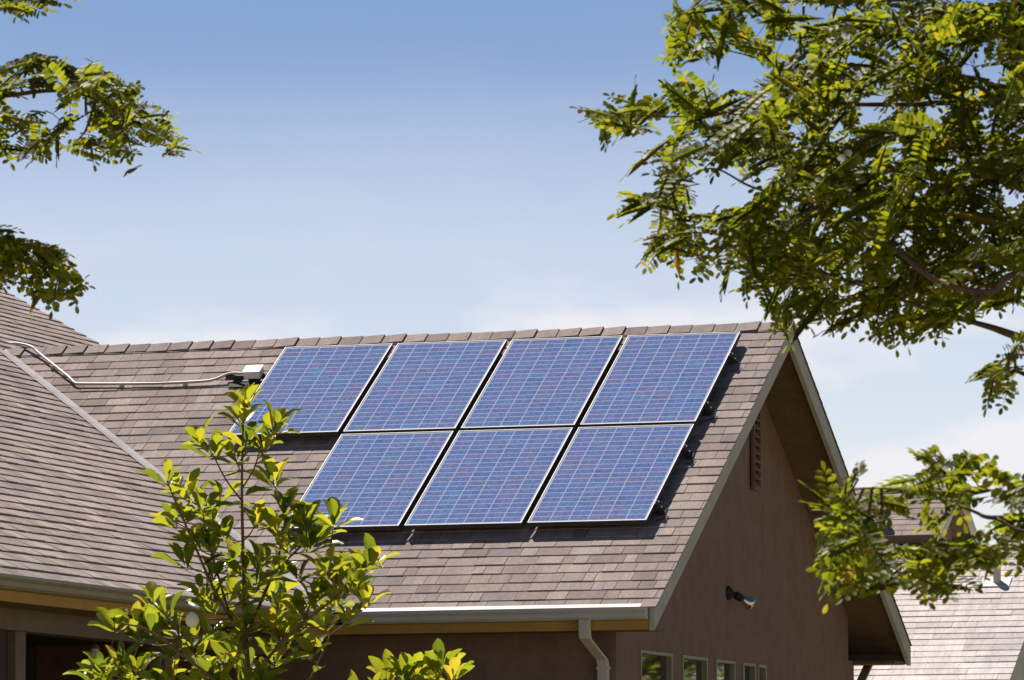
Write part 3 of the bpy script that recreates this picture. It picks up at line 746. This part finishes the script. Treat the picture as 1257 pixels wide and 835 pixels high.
def locust(name, label, trunk_px, trunk_d, top_px, limbs_px, regions, extra, seed, grow):
    rd = random.Random(seed)
    base = P(trunk_px, 835, trunk_d); gx, gy_ = base[0], base[1]; g0 = gz(gx, gy_)
    root = tag(empty(name, (gx, gy_, g0)), label, 'tree')
    fo = Foliage(); tk = MB(); tw = tk
    topz = P(trunk_px, top_px, trunk_d)[2]
    tp = [np.array([gx, gy_, g0-.1]), np.array([gx+.03, gy_, g0+.4]), np.array([gx-.05, gy_+.05, g0+1.6]), np.array([gx+.06, gy_+.1, g0+(topz-g0)*.55]), np.array([gx-.1, gy_, g0+(topz-g0)*.8]), np.array([gx+.05, gy_, topz])]
    tps = smooth_path(tp, 6); n = len(tps)
    tk.tube(tps, [.17*(1-.85*i/(n-1))+(.06 if i < 3 else 0) for i in range(n)], 12)
    limbs = []
    for lp, r0 in limbs_px:
        pts = [P(*q) for q in lp]
        z = pts[0][2] - .5; tt = min(range(n), key=lambda i: abs(tps[i][2]-max(g0+1.2, z)))
        full = smooth_path([tps[tt]] + pts, 6); limbs.append(full[4:])
        m = len(full); tk.tube(full, [r0*((1-i/(m-1))**1.5*.9+.10) for i in range(m)], 8)
    for poly, holes, dep, dj, target, Lr, ll in regions:
        xs_ = [p[0] for p in poly]; ys_ = [p[1] for p in poly]
        def ok(p, m=0):
            x, y = PX(p)
            if not inpoly(x, y, poly): return False
            return not any((x-hx_)**2+(y-hy_)**2 < hr*hr for hx_, hy_, hr in holes)
        grid = {}; GC = 24
        def cov(p, v):
            x, y = PX(p); k = (int(x//GC), int(y//GC)); grid[k] = grid.get(k, 0) + v
        cnt = tries = 0
        while cnt < target and tries < target*6:
            tries += 1
            best = None                              # start where the crown is still thin
            for _ in range(5):
                x, y = rd.uniform(min(xs_), max(xs_)), rd.uniform(min(ys_), max(ys_))
                if not inpoly(x, y, poly): continue
                c_ = grid.get((int(x//GC), int(y//GC)), 0) - (.9 if x > 1100 else 0)
                if best is None or c_ < best[0]: best = (c_, x, y)
            if best is None: continue
            x, y = best[1:]; s = P(x, y, dep + rd.gauss(0, dj))
            if not ok(s): continue
            d = unit(RT*grow[0]*rd.uniform(.3, 1.2) + UP*(grow[1]+rd.gauss(0, .7)) + FW*rd.gauss(0, .6))
            L = rd.uniform(*Lr)
            c = twig_leaves(fo, tw, s, d, L, rd, ok, ll=ll, cov=cov); cnt += c
            if c > 2:
                b = join(limbs, s, d)
                if b and b[0] < .17:
                    mid = (b[1]+s)/2 + np.array([0, 0, -.03]); pts = smooth_path([b[1], mid, s], 4)
                    if all(ok(q) for q in pts[1:-1:2]): tw.tube(pts, [.005-.0022*i/(len(pts)-1) for i in range(len(pts))], 5)
    for (x0, x1, y0, y1, d0, d1, cnt, keep) in extra:
        c = tries = 0
        while c < cnt and tries < cnt*4:
            tries += 1
            x, y = rd.uniform(x0, x1), rd.uniform(y0, y1); s = P(x, y, rd.uniform(d0, d1))
            d = unit(RT*grow[0]*rd.uniform(-.6, 1.2) + UP*rd.gauss(0, .5) + FW*rd.gauss(0, .8))
            okf = lambda p: keep(*PX(p))
            if not okf(s): continue
            c += twig_leaves(fo, tw, s, d, rd.uniform(.25, .5), rd, okf, step=.04)
    tk.build('trunk', M_bark, root, True)
    o = fo.build('crown', PROTO_L, M_loc, root)
    print(name, 'leaflets', len(fo.O))
    return root

RIGHT = [(1257, 371), (1228, 374), (1201, 384), (1188, 394), (1161, 404), (1158, 430), (1148, 426), (1128, 420), (1111, 421), (1097, 435), (1085, 428), (1074, 417), (1044, 414), (1030, 404), (1020, 404), (1010, 390), (998, 409), (987, 409),
         (982, 425), (967, 414), (955, 409), (947, 398), (938, 370), (924, 358), (907, 367), (912, 344), (884, 353), (892, 315), (875, 331), (858, 346), (849, 306), (838, 325), (809, 331), (814, 310), (778, 336), (795, 312), (775, 300), (800, 284),
         (812, 267), (783, 274), (768, 262), (758, 241), (775, 233), (800, 246), (806, 225), (815, 200), (778, 206), (795, 190), (815, 180), (830, 160), (826, 146), (800, 143), (795, 170), (780, 160), (747, 176), (730, 150), (706, 157), (707, 132), (745, 128),
         (769, 103), (785, 120), (812, 112), (815, 84), (824, 105), (843, 110), (845, 86), (857, 107), (877, 98), (889, 118), (890, 134), (916, 119), (925, 96), (945, 95), (953, 78), (930, 72), (905, 60), (888, 82), (875, 70), (862, 75), (835, 77), (814, 72), (830, 48), (816, 28),
         (835, 4), (836, -8), (1340, -8), (1340, 371)]
RH = [(924, 27, 15), (936, 40, 10), (920, 86, 22), (900, 238, 27), (862, 212, 14), (905, 215, 15), (968, 65, 14), (1070, 140, 19), (1093, 136, 13), (1140, 140, 18), (1206, 68, 15), (1224, 98, 18), (1212, 145, 15), (1100, 185, 12), (972, 165, 11), (1207, 293, 12), (1240, 243, 14), (1245, 160, 12), (985, 248, 12), (1050, 75, 9), (1030, 160, 9), (1180, 120, 9), (1175, 50, 9), (1130, 290, 7), (1060, 325, 7), (1218, 328, 10), (1010, 330, 7), (1236, 340, 9), (870, 300, 8), (1100, 15, 8), (1165, 210, 8), (940, 215, 9), (820, 128, 0)]
SMALL = [(1203, 455), (1225, 440), (1240, 422), (1275, 405), (1275, 470), (1250, 462), (1236, 494), (1222, 478), (1210, 500), (1206, 480), (1212, 468)]
LOWER = [(985, 614), (1010, 584), (1038, 572), (1064, 558), (1058, 580), (1084, 594), (1112, 580), (1126, 563), (1154, 552), (1180, 560), (1204, 561), (1225, 575), (1255, 589), (1340, 600), (1340, 684), (1240, 690), (1218, 701), (1198, 697), (1183, 727), (1176, 701), (1160, 712), (1150, 727),
         (1141, 706), (1126, 712), (1116, 690), (1100, 720), (1091, 697), (1070, 730), (1059, 712), (1040, 720), (1012, 737), (1020, 690), (1004, 652), (1018, 625)]
LH = [(1206, 634, 24), (1232, 625, 12), (1092, 640, 13), (1110, 655, 13), (1078, 655, 10), (1128, 640, 12), (1165, 640, 12), (1104, 690, 9), (1075, 600, 9), (1226, 664, 8), (1060, 622, 6), (1045, 580, 5)]
locust('locust_tree', 'feathery locust tree hanging over the right side with its crown above the gable', 1900, 16.5, -1600,
       [([(1420, 470, 16.2), (1257, 416, 16), (1220, 403, 16), (1192, 395, 16.1), (1150, 384, 16), (1080, 358, 15.9), (1000, 330, 16), (930, 300, 15.8), (868, 286, 15.8)], .018),
        ([(1450, 230, 16.4), (1257, 138, 16.3), (1190, 126, 16.2), (1120, 128, 16.1), (1045, 128, 16), (960, 122, 16), (880, 140, 15.9), (826, 143, 15.8), (765, 140, 15.7)], .017),
        ([(1450, 60, 16), (1257, 40, 16), (1180, 20, 16), (1050, 2, 16.2), (960, 3, 16.2), (900, 7, 16.2), (850, 20, 16.2)], .015),
        ([(1400, 420, 15.6), (1257, 340, 15.6), (1215, 358, 15.6), (1150, 345, 15.5), (1090, 300, 15.6), (1000, 252, 15.7), (924, 230, 15.8), (872, 207, 15.8), (815, 235, 15.8), (775, 255, 15.7)], .016),
        ([(1400, 200, 16.8), (1260, 118, 16.7), (1215, 104, 16.6), (1195, 96, 16.5), (1050, 80, 16.4), (965, 86, 16.3), (945, 76, 16.3), (897, 63, 16.2), (850, 55, 16.2)], .015),
        ([(1500, 700, 14.4), (1330, 650, 13.8), (1250, 637, 13.7), (1212, 635, 13.6), (1193, 627, 13.6), (1130, 605, 13.5), (1060, 600, 13.5), (1010, 612, 13.4)], .014),
        ([(1500, 520, 15), (1300, 450, 14.6), (1245, 436, 14.6), (1212, 462, 14.6)], .014)],
       [(RIGHT, RH, 16.0, .4, 930, (.10, .24), .031),
        ([(870, 130), (960, 100), (1040, 10), (1340, -8), (1340, 365), (1150, 400), (1000, 385), (930, 330), (960, 250), (900, 190)], RH, 16.5, .45, 430, (.12, .28), .031),
        (SMALL, [], 14.6, .15, 13, (.08, .15), .029),
        (LOWER, LH, 13.6, .22, 150, (.08, .18), .032),
        ([(995, 640), (1060, 640), (1130, 690), (1190, 690), (1186, 728), (1150, 730), (1100, 722), (1068, 732), (1040, 722), (1008, 738)], [(1104, 700, 8), (1045, 700, 6), (1165, 715, 5)], 13.5, .15, 22, (.07, .12), .032)],
       [(1120, 1600, -600, -15, 15.4, 17.4, 620, lambda x, y: y < -12),
        (1290, 2300, -500, 700, 15.3, 18.5, 900, lambda x, y: x > 1285)], 41, (-1.0, -.12))

LB = [(-120, 80), (29, 73), (37, 60), (57, 69), (80, 76), (101, 79), (104, 66), (126, 86), (145, 92), (164, 106), (172, 130), (198, 136), (214, 158), (232, 178), (214, 192), (184, 188), (162, 170), (168, 200), (174, 223), (158, 215), (148, 185), (141, 192), (126, 190), (118, 195), (109, 190), (86, 183), (70, 190), (58, 197),
      (30, 195), (30, 222), (12, 220), (0, 198), (-120, 200)]
LC = [(-100, 262), (0, 274), (23, 294), (46, 301), (64, 307), (82, 320), (80, 339), (104, 349), (100, 362), (94, 377), (83, 375), (70, 388), (51, 385), (43, 365), (33, 355), (15, 362), (8, 349), (-100, 340)]
LA = [(-15, -10), (105, -10), (106, 8), (92, 4), (75, 8), (57, -2), (56, 22), (44, 25), (32, 5), (22, 5), (31, 22), (12, 16), (-15, 8)]
locust('locust_tree', 'locust tree reaching in from the left edge with three leafy branch tips', -900, 18.5, -1500,
       [([(-350, 200, 18.2), (-120, 130, 18), (0, 118, 18), (80, 112, 18), (150, 135, 18), (195, 160, 18)], .022),
        ([(-350, 420, 18), (-120, 330, 17.8), (0, 318, 17.8), (50, 330, 17.8), (84, 355, 17.8)], .018),
        ([(-350, -20, 18.2), (-120, -50, 18.2), (10, -20, 18.2), (60, -12, 18.2)], .020)],
       [(LB, [(100, 140, 4), (92, 160, 6), (60, 165, 5), (10, 100, 5), (132, 170, 5)], 18.0, .25, 190, (.10, .22), .033),
        (LC, [(60, 345, 5), (35, 350, 4)], 17.8, .18, 88, (.08, .16), .035), (LA, [], 18.2, .15, 18, (.08, .14), .035)],
       [(-1100, -20, -900, 350, 17, 20.5, 700, lambda x, y: x < -14)], 52, (1.0, -.15))

# --- side-yard tree right of the gable: out of the frame, mirrored in the gable windows
def yard_tree(x, y, h, seed, label):
    rd = random.Random(seed); root = tag(empty('yard_tree', (x, y, 0)), label, 'tree')
    tk = MB(); tk.tube(smooth_path([(x, y, -.1), (x+.05, y, h*.3), (x-.05, y+.1, h*.6), (x, y, h*.8)], 5), [.075-.0044*i for i in range(16)], 10)
    fo = Foliage()
    for i in range(26):
        a = rd.uniform(0, 6.28); z = rd.uniform(.22, .9)*h; r = rd.uniform(.4, 1.3)*math.sqrt(max(.1, 1-(z/h-.45)**2*2))
        c = np.array([x+r*math.cos(a), y+r*math.sin(a), z]); tk.tube([(x, y, z-.5), (x+(c[0]-x)*.5, y+(c[1]-y)*.5, z-.15), c], [.03, .018, .006], 6)
        for k in range(230):
            p = c + np.array([rd.gauss(0, .32), rd.gauss(0, .32), rd.gauss(0, .25)])
            fo.leaf(p, np.array([rd.gauss(0, 1), rd.gauss(0, 1), rd.gauss(-.3, .6)]), np.array([rd.gauss(0, .6), rd.gauss(0, .6), 1]), .12, .055)
    tk.build('trunk', M_bark, root, True); fo.build('crown', PROTO_L, M_mag, root)
for x, y, h, sd_, lb in ((2.95, 8.0, 4.4, 5, 'bushy green yard tree beside the gable, nearest the rear corner'), (4.0, 10.6, 5.2, 6, 'taller bushy green yard tree behind the gable side yard'),
                         (5.2, 13.2, 5.6, 8, 'farthest bushy green yard tree of the side yard'), (5.4, 9.6, 4.8, 9, 'broad bushy green yard tree farthest from the gable wall')):
    yard_tree(x, y, h, sd_, lb)

# ------------------------------------------------------------------ magnolia in front of the house
DM = 26.0
def magnolia():
    rd = random.Random(77)
    b = P(312, 835, DM); g0 = gz(b[0], b[1])
    root = tag(empty('magnolia_tree', (b[0], b[1], g0)), 'young magnolia with glossy yellow green leaves in front of the eave', 'tree')
    tk = MB(); fo = Foliage()
    J = lambda: rd.gauss(0, .10)
    base = np.array([b[0]+.02, b[1], g0-.05])
    main = [base, np.array([b[0], b[1], g0+.9]), P(312, 900, DM), P(306, 835, DM), P(301, 770, DM), P(299, 700, DM), P(297, 610, DM), P(298, 540, DM), P(300, 492, DM)]
    limbs = []
    def limb(pts, r0, r1=.004):
        p = smooth_path(pts, 5); n = len(p); tk.tube(p, [r0+(r1-r0)*i/(n-1) for i in range(n)], 8); limbs.append(p)
    limb(main, .020, .003)
    limb([P(306, 830, DM), P(300, 790, DM-.03), P(284, 760, DM-.06), P(262, 722, DM-.1), P(240, 672, DM-.12), P(218, 622, DM-.14), P(205, 590, DM-.14)], .011)
    limb([P(284, 760, DM-.06), P(270, 715, DM), P(255, 660, DM+.05), P(246, 620, DM+.06)], .007)
    limb([P(297, 615, DM), P(278, 590, DM-.02), P(262, 560, DM-.05), P(248, 538, DM-.06)], .005, .003)
    limb([P(297, 600, DM), P(312, 575, DM+.03), P(322, 545, DM+.05), P(338, 522, DM+.06)], .005, .003)
    limb([P(302, 780, DM), P(322, 735, DM+.1), P(340, 690, DM+.15), P(348, 650, DM+.2), P(352, 622, DM+.2)], .010)
    limb([P(335, 705, DM+.13), P(365, 675, DM+.1), P(390, 655, DM+.1), P(414, 638, DM+.08)], .006)
    limb([P(308, 835, DM), P(340, 795, DM-.1), P(372, 765, DM-.15), P(410, 735, DM-.2), P(440, 705, DM-.2), P(456, 690, DM-.22)], .010)
    limb([P(372, 765, DM-.15), P(385, 730, DM-.1), P(400, 700, DM-.1)], .006)
    limb([P(312, 880, DM), P(270, 840, DM-.2), P(225, 805, DM-.3), P(185, 775, DM-.35), P(150, 765, DM-.35)], .010)
    limb([P(225, 805, DM-.3), P(215, 770, DM-.3), P(185, 738, DM-.3)], .006)
    limb([P(312, 910, DM), P(250, 880, DM+.2), P(190, 850, DM+.3), P(130, 825, DM+.3)], .011)
    limb([P(313, 905, DM), P(360, 870, DM+.1), P(390, 815, DM+.15), P(405, 780, DM+.15)], .010)
    limb([P(313, 960, DM), P(400, 920, DM-.1), P(470, 870, DM-.15), P(500, 835, DM-.15), P(512, 815, DM-.15)], .012)
    limb([P(470, 870, DM-.15), P(520, 850, DM-.2), P(545, 822, DM-.2)], .007)
    for k in range(9):
        a = rd.uniform(0, 6.28); z = g0 + rd.uniform(.9, 1.5); c = np.array([b[0], b[1], z])
        limb([c, c+np.array([math.cos(a)*.3, math.sin(a)*.3, .15]), c+np.array([math.cos(a)*.62, math.sin(a)*.62, .4])], .010)
    def leaf(p, d, n, l):
        fo.leaf(p, d, n, l, l*rd.uniform(.36, .48))
    def whorl(p, ax, k, spread, l):
        ax = unit(ax); e1 = unit(np.cross(ax, [0.3, 1.0, .1])); e2 = np.cross(ax, e1); a0 = rd.uniform(0, 6.28)
        for i in range(k):
            a = a0 + i*2.4; rr = e1*math.cos(a) + e2*math.sin(a); t = spread*(.35+.75*i/k) + rd.gauss(0, .12)
            d = ax*math.cos(t) + rr*math.sin(t)
            d = d + np.array([rd.gauss(0, .1), rd.gauss(0, .1), .10])
            nn = ax*math.sin(t) - rr*math.cos(t) + np.array([rd.gauss(0, .25), rd.gauss(0, .25), .15])
            leaf(p - ax*.05*i/k + rr*.006, d, nn, l*rd.uniform(.75, 1.1)*(0.72 if i < 2 else 1))
    tips = [(300, 492), (297, 512), (303, 540), (290, 562), (248, 538), (257, 553), (340, 522), (325, 548), (333, 590),
            (206, 588), (215, 600), (235, 610), (208, 640), (226, 632), (248, 620), (258, 640), (276, 612), (240, 668), (262, 672), (228, 690), (276, 655), (285, 690), (300, 700), (265, 705),
            (352, 624), (320, 640), (335, 650), (372, 640), (414, 638), (396, 655), (380, 668), (350, 672), (345, 700), (365, 705), (322, 690), (320, 715), (300, 735),
            (400, 700), (418, 700), (438, 700), (454, 690), (430, 722), (446, 738), (410, 740), (388, 730), (370, 750), (345, 745), (425, 760), (395, 768), (330, 770), (360, 785), (300, 770), (340, 810), (380, 800),
            (182, 738), (200, 752), (165, 765), (140, 768), (190, 775), (215, 775), (205, 800), (235, 790), (256, 745), (246, 725), (262, 775), (240, 815), (270, 810), (285, 800), (300, 820), (262, 835), (320, 835),
            (128, 820), (150, 812), (110, 826), (170, 822), (190, 832), (210, 835), (120, 840), (160, 840),
            (280, 735), (335, 728), (345, 778), (412, 715), (172, 785), (236, 840), (300, 840),
            (478, 834), (495, 828), (512, 824), (540, 824), (556, 828), (545, 820), (500, 842), (530, 842)]
    for i in range(85):
        a = rd.uniform(0, 6.28); r = rd.uniform(.25, .75); tips.append((312+r*math.cos(a)*300, rd.uniform(848, 1030)))
    hang = {(246, 725)}
    for (x, y) in tips:
        x += rd.gauss(0, 2); p = P(x, y, DM + J()*(1.6 if y > 600 else .5))
        cand = [(np.linalg.norm(q-p) + (.25 if q[2] > p[2]-.03 else 0), q) for lm in limbs for q in lm]
        q = min(cand, key=lambda c: c[0])[1]
        ax = unit(p-q)*.6 + np.array([rd.gauss(0, .15), rd.gauss(0, .15), .9])
        if np.linalg.norm(p-q) > .03: tk.tube(smooth_path([q, (q+p)/2+np.array([0, 0, -.015]), p], 4), [.0042, .0040, .0038, .0036, .0034, .0033, .0032, .003, .0028], 6)
        whorl(p, ax, rd.randint(6, 9), rd.uniform(.9, 1.35), rd.uniform(.13, .175))
    for lm in limbs[1:15]:
        for i in range(3, len(lm)-2, 3):
            if rd.random() < .8:
                d = unit(np.array([rd.gauss(0, 1), rd.gauss(0, 1), .5])); leaf(lm[i], d, np.array([0, 0, 1.0])+d*-.3, .13)
    tk.build('trunk', M_twig, root, True)
    fo.build('crown', PROTO_M, M_mag, root, True)
    m_ = MB(); c = P(236, 762, DM-.3)
    m_.tube([c+UP*t for t in (-.034, -.028, -.012, .008, .026, .038, .044)], [.008, .022, .032, .034, .026, .014, .004], 12)
    m_.build('flower_bud', M_bud, root, True)['label'] = 'cream flower bud among the leaves'
magnolia()
